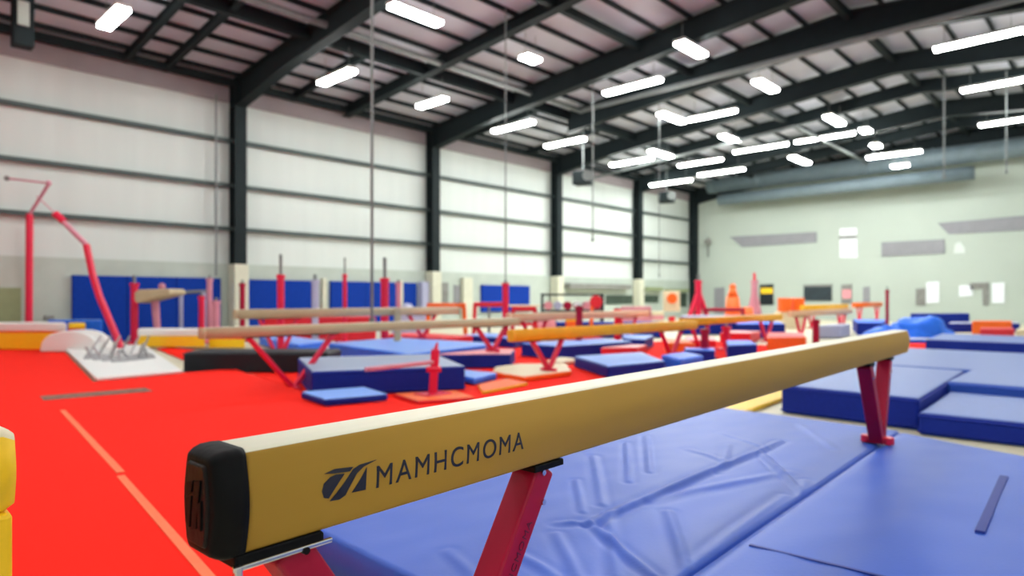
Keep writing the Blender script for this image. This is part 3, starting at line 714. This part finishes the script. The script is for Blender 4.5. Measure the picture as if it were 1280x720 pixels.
# steel stub and bracket at the upper left
t = thing('ceiling_bracket', 'dark steel drop bracket hanging at the upper left corner', 'bracket', (-17.0, 2.95, 0))
bm = BM(); box(bm, (0, 0, 7.0), (.34, .36, 1.2)); obj('drop_post', bm, 'steel', t, bevel=.01)
bm = BM(); box(bm, (0.19, -.02, 7.05), (.05, .2, .5)); obj('cover_plate', bm, 'band', t)
# small speakers / heaters under the eaves
for (px_, py_, Z_, lab) in ((729, 223, 24.5, 'dark heater box hanging under the eaves by the fourth column'), (833, 247, 31, 'dark heater box hanging under the eaves near the far corner')):
    p = D(px_, py_, Z_); t = thing('hanging_heater', lab, 'heater', p, .3)
    bm = BM(); box(bm, (0, 0, 0), (.7, .5, .5)); obj('heater_body', bm, 'steel', t, bevel=.04)
    bm = BM(); tube(bm, (0, 0, .25), (0, 0, sheet_z(p.x) - .2 - p.z), .03, 8); obj('hanger', bm, 'galv', t)
    bm = BM(); tube(bm, (.35, -.3, .05), (.35, -.5, .0), .12, 12, .2); obj('fan_nozzle', bm, 'galv', t)

# ------------------------------------------------------------------ things on the end wall
def endplate(pts, m_, name, label, cat, parts=()):
    P3 = [ony(a_, b_, YE - .01) for a_, b_ in pts]; c_ = sum(P3, Vector()) / len(P3)
    bm = BM(); plate(bm, [p - c_ for p in P3], (0, -1, 0), .04); o_ = obj(name, bm, m_); o_.location = c_
    tag(o_, label, cat, kind='thing')
    for pp, m2, nm in parts:
        Q = [ony(a_, b_, YE - .05) - c_ for a_, b_ in pp]; bm = BM(); plate(bm, Q, (0, -1, 0), .012); obj(nm, bm, m2, o_)
    return o_
endplate([(912, 296), (1021, 290), (1021, 303), (928, 309)], 'stripe', 'wall_banner', 'grey banner with slanted end on the end wall, left one', 'banner')
endplate([(1172, 279), (1300, 268), (1300, 287), (1186, 293)], 'stripe', 'wall_banner', 'grey banner with slanted end running off the right edge', 'banner')
endplate([(1102, 303), (1181, 299), (1181, 317), (1102, 321)], 'stripe', 'wall_banner', 'small grey rectangular banner between the two slanted ones', 'banner')
endplate([(1050, 286), (1071, 285), (1072, 322), (1050, 322)], 'paper', 'notice_board', 'white upright panel high on the end wall', 'panel', [([(1049, 295), (1071, 294), (1071, 298), (1049, 299)], 'grey', 'rail')])
endplate([(1194, 305), (1200, 302), (1206, 310), (1206, 317), (1192, 317)], 'wall', 'wall_sign', 'small faint patch right of the rectangular banner', 'sign')
endplate([(950, 356), (967, 355), (967, 381), (950, 381)], 'black', 'wall_poster', 'black poster with a yellow stripe by the tall red post', 'poster', [([(951, 360), (966, 360), (966, 367), (951, 367)], 'yellow', 'stripe')])
endplate([(1005, 358), (1040, 357), (1040, 376), (1005, 376)], 'board', 'wall_screen', 'wide dark screen on the end wall right of the orange cubes', 'screen', [([(1004, 356), (1041, 355), (1041, 358), (1004, 358.5)], 'grey', 'frame')])
endplate([(1052, 356), (1065, 355), (1065, 380), (1052, 380)], 'grey', 'wall_poster', 'grey upright poster right of the wide dark screen', 'poster', [([(1053, 362), (1064, 362), (1064, 373), (1053, 373)], 'pink', 'picture')])
endplate([(1079, 359), (1087, 358), (1087, 381), (1079, 381)], 'stripe', 'wall_poster', 'narrow grey poster, second right of the dark screen', 'poster')
endplate([(1158, 353), (1174, 352), (1174, 378), (1158, 379)], 'paper', 'notice_board', 'white door-height panel above the blue heap', 'panel')
endplate([(1145, 361), (1157, 360), (1157, 382), (1145, 382)], 'grey', 'notice_board', 'grey panel at the left side of the white one over the blue heap', 'panel')
endplate([(1199, 357), (1216, 356), (1216, 370), (1199, 371)], 'paper', 'notice_board', 'small white panel left of the black hook-shaped opening', 'panel')
endplate([(1213, 354), (1236, 353), (1236, 382), (1229, 382), (1228, 361), (1213, 362)], 'grey', 'notice_board', 'dark hook-shaped panel between two white ones', 'panel')
endplate([(1240, 354), (1256, 353), (1256, 379), (1240, 379)], 'paper', 'notice_board', 'white panel nearest the right edge of the end wall', 'panel')
endplate([(893, 360), (906, 359), (906, 392), (893, 392)], 'stripe', 'notice_board', 'grey upright panel left of the orange figure-like foam', 'panel')
p = ony(885, 308, YE - .2); bm = BM(); tube(bm, (0, 0, .5), (0, 0, -.6), .05, 8); box(bm, (0, -.05, .25), (.3, .2, .25)); o_ = obj('wall_lamp', bm, 'grey'); o_.location = p
tag(o_, 'small dark fitting high in the left corner of the end wall', 'fitting', kind='thing')

# ------------------------------------------------------------------ bars, posts and stands of the background
def poly_tube(bm, pts, r):
    for a_, b_ in zip(pts, pts[1:]): tube(bm, a_, b_, r, 10)
    for p_ in pts[1:-1]: ball(bm, p_, r * 1.02, seg=10)
    return bm
# high bar frame at the left
ZB = 15.15
base = D(36, 410, ZB); base.z = .02
t = thing('high_bar_post', 'tall red post of the high bar at the left with a thin grey arm', 'high bar', (base.x, base.y, 0))
o3 = Vector((base.x, base.y, 0))
bm = BM(); tube(bm, (0, 0, .05), D(37, 268, ZB) - o3, .075, 12); obj('post', bm, 'redsteel', t, smooth=False)
bm = BM(); tube(bm, D(37, 268, ZB) - o3, D(61, 230, ZB - .3) - o3, .035, 8); obj('arm', bm, 'pinksteel', t)
bm = BM(); tube(bm, D(61, 229, ZB - .3) - o3, D(8, 223, ZB - .3) - o3, .022, 8); obj('bar', bm, 'pinksteel', t)
bm = BM(); ball(bm, D(9, 223, ZB - .3) - o3, .06); obj('bar_end', bm, 'grey', t)
bm = BM(); ball(bm, D(61, 229, ZB - .3) - o3, .06); obj('bar_end', bm, 'pinksteel', t)
bm = BM(); tube(bm, (0, 0, 0.002), (0, 0, .06), .22, 16); obj('base_plate', bm, 'redsteel', t)
base = Vector((*G(152, 432, RZ + .1), 0)); Zb = .688 * -base.x + .725 * base.y
t = thing('low_bar_post', 'bent red post of the bars, leaning down to the chrome bases', 'bar post', (base.x, base.y, 0)); o3 = base
bm = BM(); poly_tube(bm, [D(108, 306, Zb) - o3, D(115, 340, Zb) - o3, D(124, 370, Zb) - o3, Vector((0, 0, .10))], .065); obj('post', bm, 'redsteel', t)
bm = BM(); tube(bm, D(69, 267, Zb) - o3, D(108, 306, Zb) - o3, .05, 10); obj('upper_brace', bm, 'pinksteel', t)
bm = BM(); tube(bm, D(69, 267, Zb) - o3, D(80, 277, Zb) - o3, .07, 10); obj('brace_sleeve', bm, 'redsteel', t)
bm = BM(); tube(bm, D(46, 245, Zb) - o3, D(69, 267, Zb) - o3, .012, 6); obj('guy_wire', bm, 'pinksteel', t)
# chrome base clutter: tension chains and feet
t = thing('tension_base', 'chrome tension bases and chains standing on the white runway mat', 'bar base', (*G(150, 442, .11), .112)); o3 = t.location.copy()
rr = random.Random(4)
for k_ in range(7):
    px_ = 115 + k_ * 11.5; p = Vector((*G(px_, 452 - 3 * abs(k_ - 3) * .4, .11), .112)) - o3
    bm = BM(); tube(bm, p, p + Vector((.02, 0, .03)), .12, 12); tube(bm, p + Vector((0, 0, .03)), p + Vector((rr.uniform(-.1, .1), rr.uniform(-.1, .1), .22 + rr.uniform(-.08, .08))), .022, 8)
    obj('base_foot', bm, 'dull', t)
for k_ in range(6):
    p = Vector((*G(112 + k_ * 13, 448, .11), .2)) - o3; q_ = Vector((*G(126 + k_ * 12, 436, .11), .36)) - o3
    bm = BM(); tube(bm, p, q_, .018, 6); obj('brace_rod', bm, 'galv' if k_ % 2 else 'dull', t)

def post(label, px_, py0, pysl, Z_, r=.055, m_='redsteel', rod='galv', base_w=.35, tri=0, name='apparatus_post'):
    p = D(px_, 400, Z_); o3 = Vector((p.x, p.y, 0)); t = thing(name, label, 'post', o3)
    zt_ = D(px_, py0, Z_).z; zs = D(px_, pysl, Z_).z
    bm = BM(); tube(bm, (0, 0, .04), (0, 0, zs), r, 12); obj('sleeve', bm, m_, t)
    if zt_ > zs + .02: bm = BM(); tube(bm, (0, 0, zs), (0, 0, zt_), r * .45, 8); obj('rod', bm, rod, t)
    bm = BM(); tube(bm, (0, 0, zs - .03), (0, 0, zs + .04), r * 1.25, 12); obj('collar', bm, m_, t)
    bm = BM(); box(bm, (0, 0, .03), (base_w, base_w, .055)); obj('base_plate', bm, m_, t, bevel=.01)
    for s_ in (-1, 1) if tri else ():
        bm = BM(); tube(bm, (s_ * tri * .725, s_ * tri * .688, .05), (0, 0, zs * .8), r * .8, 8); obj('brace', bm, m_, t)
    return t
post('red post with a pink knob left of the vaulting table', 168, 344, 356, 16.0, .085)
post('red post right of the vaulting table, before the long blue pad', 252, 366, 372, 16.3, .07, 'redsteel')
post('purple-pink post with a grey cap before the first cream column', 262, 344, 350, 16.8, .07, 'pinksteel')
post('pink padded post with a round top', 270, 372, 378, 15.8, .085, 'pinksteel')
post('dark red post beside the first cream column', 303, 350, 356, 17.0, .07, 'mag')
post('thin-topped red post crossing the far cream beam, left one', 351, 318, 346, 12.6, .065)
post('lilac post with a grey cap between blue pads', 394, 343, 352, 17.0, .09, 'lilac')
post('pale-topped slim red post before the long blue pad', 431, 322, 345, 16.2, .05)
post('thin-topped thick red post crossing the far cream beam, right one', 481, 322, 350, 14.2, .085)
post('slim pink post at the end of the far cream beam', 498, 350, 355, 16.0, .06, 'pinksteel')
post('cream stand at the right end of the far cream beam', 497, 385, 388, 13.2, .07, 'csuede')
post('red post in front of the shorter blue pad', 632, 350, 356, 15.5, .075)
post('tall red post with braced foot at the far corner', 873, 343, 352, 23.0, .11, tri=.45)
post('tall slim pale red post left of the black and yellow poster', 943, 341, 352, 24.0, .11, 'pinksteel', 'redsteel', tri=.3)
post('slim dark red post behind the right end of the tan beam', 1109, 358, 364, 20.0, .05, 'mag')
post('short red post above the yellow beam', 724, 381, 385, 13.4, .07, 'mag')
post('short light red post right of the round red pad', 772, 385, 388, 16.0, .08)
post('dark red stand among the legs near the middle right', 881, 410, 414, 12.0, .07, 'mag')
post('red stand leaning over the pink mat near the right', 908, 404, 410, 14.0, .08)
post('magenta stand under the peach beam', 1020, 398, 402, 14.5, .07, 'mag')
# vaulting table
vp = D(200, 371, 15.8); t = thing('vaulting_table', 'grey-beige vaulting table with a red leg before the long blue pad', 'vaulting table', (vp.x, vp.y, 0), math.radians(40))
bm = BM(); n = 14
pr = [(-.42, -.30, 1.30), (.40, -.30, 1.36), (.45, .30, 1.36), (-.42, .30, 1.30)]
secs = []
for yy, kz in ((-.34, .8), (-.28, 1.0), (.28, 1.0), (.34, .8)):
    secs.append((yy, [(-.42, .99 + .08), (-.36, .99), (.10, 1.12), (.44, 1.20), (.46, 1.28 * 1), (.40, 1.34), (-.30, 1.32), (-.42, 1.26)]))
bm = BM(); loft(bm, secs); obj('vault_top', bm, 'csuede', t, bevel=.03)
bm = BM(); tube(bm, (-.05, 0, .12), (-.12, 0, 1.05), .07, 10, .09); obj('leg', bm, 'pinksteel', t)
bm = BM(); box(bm, (0, 0, .06), (.9, .6, .10)); obj('base_plate', bm, 'galv', t, bevel=.02)
bm = BM(); ball(bm, (.05, 0, 1.40), .08); obj('lock_knob', bm, 'pinksteel', t)
# horizontal bar beside it
a_ = D(222, 366, 16.9); b_ = D(258, 364, 16.9); t = thing('training_bar', 'grey horizontal bar right of the vaulting table', 'bar', (b_.x, b_.y, 0)); o3 = Vector((b_.x, b_.y, 0))
bm = BM(); tube(bm, a_ - o3, b_ - o3, .045, 10); obj('bar', bm, 'galv', t)
for q_, r_ in ((.12, .05), (.9, .06)):
    c_ = a_.lerp(b_, q_) - o3; bm = BM(); tube(bm, (c_.x, c_.y, .02), c_, r_, 10); obj('upright', bm, 'lilac', t)
# small red stand with arm in front of the crash mat
p0 = Vector((*G(541, 495, .03), .03)); t = thing('training_stand', 'small bright red stand with a side arm above the tan beam', 'stand', (p0.x, p0.y, .03)); Zs = .688 * -p0.x + .725 * p0.y
bm = BM(); bar(bm, (0, 0, .03), (.01, .03, .52), .09, .05, (1, 1, 0)); obj('upright', bm, 'redsteel', t, bevel=.01)
bm = BM(); tube(bm, (0.01, .03, .50), (.02, .05, .60), .03, 8, .01); obj('tip', bm, 'redsteel', t)
bm = BM(); tube(bm, (0, 0, .38), (-.05, -.85, .36), .025, 10); obj('side_arm', bm, 'pinksteel', t)
bm = BM(); box(bm, (0, 0, .02), (.26, .34, .035)); obj('base_plate', bm, 'redsteel', t, bevel=.01)
bm = BM(); tube(bm, (-.05, -.05, .30), (.06, .07, .30), .035, 10); obj('clamp', bm, 'redsteel', t)
# low bar with a single upright far: foam shapes
for px_, lab in ((980.5, 'orange foam cube, left one of the pair by the dark screen'), (997, 'orange foam cube, right one of the pair by the dark screen')):
    p = D(px_, 389, 24); bm = BM(); box(bm, (0, 0, 0), (.36, .36, .46)); box(bm, (0, 0, .24), (.38, .38, .05))
    o_ = obj('foam_cube', bm, 'orange', bevel=.03); o_.location = (p.x, p.y, .85); o_.rotation_euler = (0, 0, .76); tag(o_, lab, 'foam cube', 'orange foam cubes', 'thing')
p = D(988, 389, 24.2); bm = BM(); box(bm, (0, 0, .31), (1.0, .5, .615)); o_ = obj('foam_plinth', bm, 'cream', bevel=.03); o_.location = (p.x, p.y, 0); o_.rotation_euler = (0, 0, .76)
tag(o_, 'cream plinth under the pair of orange foam cubes', 'plinth', kind='thing')
p = D(916, 390, 24); bm = BM(); o3 = Vector((p.x, p.y, 0))
tube(bm, (0, 0, .02), (0, 0, 1.15), .34, 14, .22); tube(bm, (0, 0, 1.15), (0, 0, 1.48), .20, 14, .10); ball(bm, (0, 0, 1.52), .12)
o_ = obj('foam_skittle', bm, 'orange', smooth=True); o_.location = o3; tag(o_, 'tall orange foam skittle shape between two red posts', 'foam shape', kind='thing')
p = D(934, 392, 22.9); bm = BM(); tube(bm, (0, 0, .02), (0, 0, .80), .30, 14, .18); o_ = obj('foam_cone', bm, 'orange', smooth=True); o_.location = (p.x, p.y, 0); tag(o_, 'short orange foam cone right of the tall skittle', 'foam shape', kind='thing')
# round red pad on stand
p = D(745, 377, 18.0); o3 = Vector((p.x, p.y, 0)); t = thing('punch_pad', 'round red pad on an orange stand by the wall', 'pad', o3, math.radians(43.5))
bm = BM(); tube(bm, (0, -.05, p.z), (0, .08, p.z), .17, 20); obj('pad_disc', bm, 'rvinyl', t, bevel=.03)
bm = BM(); bar(bm, (-.14, .02, .02), (-.10, .02, p.z), .09, .06, (1, 0, 0)); obj('stand', bm, 'orange', t)
bm = BM(); box(bm, (-.1, 0, .03), (.5, .4, .05)); obj('base_plate', bm, 'rvinyl', t)
p = D(840, 373, 24.0); o3 = Vector((p.x, p.y, 0)); t = thing('punch_pad', 'cream board with an orange disc near the far corner', 'pad', o3, math.radians(43.5))
bm = BM(); box(bm, (0, .06, p.z - .1), (.62, .08, .75)); obj('board', bm, 'cream', t, bevel=.03)
bm = BM(); tube(bm, (0, -.04, p.z), (0, .02, p.z), .18, 20); obj('disc', bm, 'orange', t)
bm = BM(); box(bm, (0, .06, .22), (.2, .2, .44)); obj('stand', bm, 'rvinyl', t)
# red low frames by the wall (small trestles)
def low_frame(label, px_, py_, Z_, w, h, m_='rvinyl'):
    p = D(px_, py_, Z_); t = thing('floor_trestle', label, 'frame', (p.x, p.y, 0), math.radians(43.5))
    bm = BM(); box(bm, (0, 0, h), (w, .12, .12)); obj('top_rail', bm, m_, t, bevel=.02)
    bm = BM(); box(bm, (0, 0, h * .55), (w * .9, .06, .08)); obj('mid_rail', bm, m_, t)
    for s_ in (-1, 1):
        bm = BM(); bar(bm, (s_ * w * .45, 0, h), (s_ * w * .5, 0, .02), .10, .08, (1, 0, 0)); obj('leg', bm, m_, t)
    return t
low_frame('orange-red low frame under the cream posts', 558, 390, 16.9, 1.0, .93, 'orange')
low_frame('bright red low frame left of the post before the shorter pad', 612, 390, 17.3, .85, .95)
low_frame('red low frame right of the post before the shorter pad', 655, 392, 16.4, .6, .85)
low_frame('pink-red frame under the rack of rolled mats', 795, 390, 20.0, .9, .80, 'pink')
low_frame('dark red frame beneath the far corner posts', 905, 392, 22.5, 1.4, .72, 'mag')
# rack of rolled mats by the wall
p = D(715, 380, 20.5); t = thing('storage_rack', 'dark storage rack by the wall past the shorter blue pad', 'rack', (p.x, p.y, 0), math.radians(43.5))
for zz in (.35, .72, 1.22):
    bm = BM(); box(bm, (0, 0, zz), (1.9, .5, .06)); obj('shelf', bm, 'black', t)
for s_ in (-1, 1):
    bm = BM(); box(bm, (s_ * .93, 0, .63), (.06, .5, 1.26)); obj('side_frame', bm, 'black', t)
rc = [('pink', 'faded pink'), ('lilac', 'lilac'), ('mag', 'dark red'), ('white', 'white'), ('pink', 'pale pink'), ('mag', 'crimson')]
places = ['at the left end', 'second from the left', 'third from the left', 'right of the middle', 'second from the right', 'at the right end']
R2 = Matrix.Rotation(math.radians(43.5), 4, 'Z')
for k_, (m_, cn) in enumerate(rc):
    bm = BM(); tube(bm, (0, -.27, 0), (0, .2, 0), .13, 14); o_ = obj('rolled_mat', bm, m_, bevel=.01)
    q_ = R2 @ Vector((-.75 + .3 * k_, 0, .882)); o_.location = Vector((p.x, p.y, 0)) + q_; o_.rotation_euler = (0, 0, math.radians(43.5))
    tag(o_, cn + ' rolled mat on the dark rack, ' + places[k_], 'rolled mat', 'rolled mats on the dark rack', 'thing')
bm = BM(); box(bm, (0, 0, .02), (1.6, .4, .05)); o_ = obj('bench', bm, 'cream', bevel=.02); p = D(640, 381, 18.6)
t = thing('bench', 'white bench in front of the shorter blue pad', 'bench', (p.x, p.y, 0), math.radians(43.5)); o_.parent = t; o_.location = (0, 0, .88); o_.name = 'seat'
for s_ in (-1, 1): bm = BM(); box(bm, (s_ * .65, 0, .44), (.06, .35, .88)); obj('leg', bm, 'grey', t)
# cream vault block (far middle)
block('cream block row behind the first yellow beam', shallow(768, 830, 412, 0, .6), 0, [(.35, 'cream'), (.15, 'pink'), (.14, 'cream')])
block('yellow block left of the short red post above the yellow beam', shallow(707, 722, 425, 0, .3), 0, [(.50, 'orange'), (.24, 'yellow')])
# lilac heap of clothes by beam end
def heap(label, px_, py_, Z_, w, d, h, m_, seed, cat='cover', name='draped_cover'):
    p = D(px_, py_, Z_); bm = BM(); bmesh.ops.create_icosphere(bm, subdivisions=4, radius=1.0)
    for v in bm.verts:
        c_ = v.co.copy(); n_ = noise.noise(c_ * 1.6 + Vector((seed, 0, 0))) * .30 + noise.noise(c_ * 4 + Vector((0, seed, 0))) * .13
        c_ *= 1 + n_; v.co = Vector((c_.x * w / 2, c_.y * d / 2, max(0.002, c_.z * h)))
    o_ = obj(name, bm, m_, smooth=True); o_.location = (p.x, p.y, 0); o_.rotation_euler = (0, 0, math.radians(43.5)); tag(o_, label, cat, kind='thing'); return o_
heap('bright blue cover thrown in a heap beyond the tan beam end', 1150, 400, 19.0, 1.75, 1.2, .62, 'bright', 2.3)
heap('second bright blue cover lying lower beside the heap', 1108, 408, 17.6, 1.1, .8, .36, 'bright', 7.1)
heap('lilac cover crumpled past the right end of the far cream beam', 513, 395, 18.0, .95, .6, .88, 'lilac', 4.4)
heap('pink cover bundled on the floor before the rack', 680, 390, 17.5, .8, .6, .70, 'pink', 9.2)

# ------------------------------------------------------------------ world, camera, view
w = bpy.data.worlds.new('world'); bpy.context.scene.world = w; w.use_nodes = True
w.node_tree.nodes['Background'].inputs[0].default_value = (.9, .93, 1, 1); w.node_tree.nodes['Background'].inputs[1].default_value = 0.1
cam = bpy.data.cameras.new('camera'); co = bpy.data.objects.new('camera', cam); C.objects.link(co)
co.location = (0, 0, H); co.rotation_euler = (PI / 2, 0, math.radians(43.5))
cam.sensor_width = 36; cam.lens = F / 1280 * 36; cam.shift_y = 12 / 1280
cam.clip_start = .05; cam.clip_end = 200
cam.dof.use_dof = True; cam.dof.focus_distance = 1.35; cam.dof.aperture_fstop = 2.6
sc = bpy.context.scene; sc.camera = co
vs = sc.view_settings; vs.view_transform = 'Standard'; vs.look = 'None'; vs.exposure = 0.0; vs.gamma = 1; vs.use_curve_mapping = False
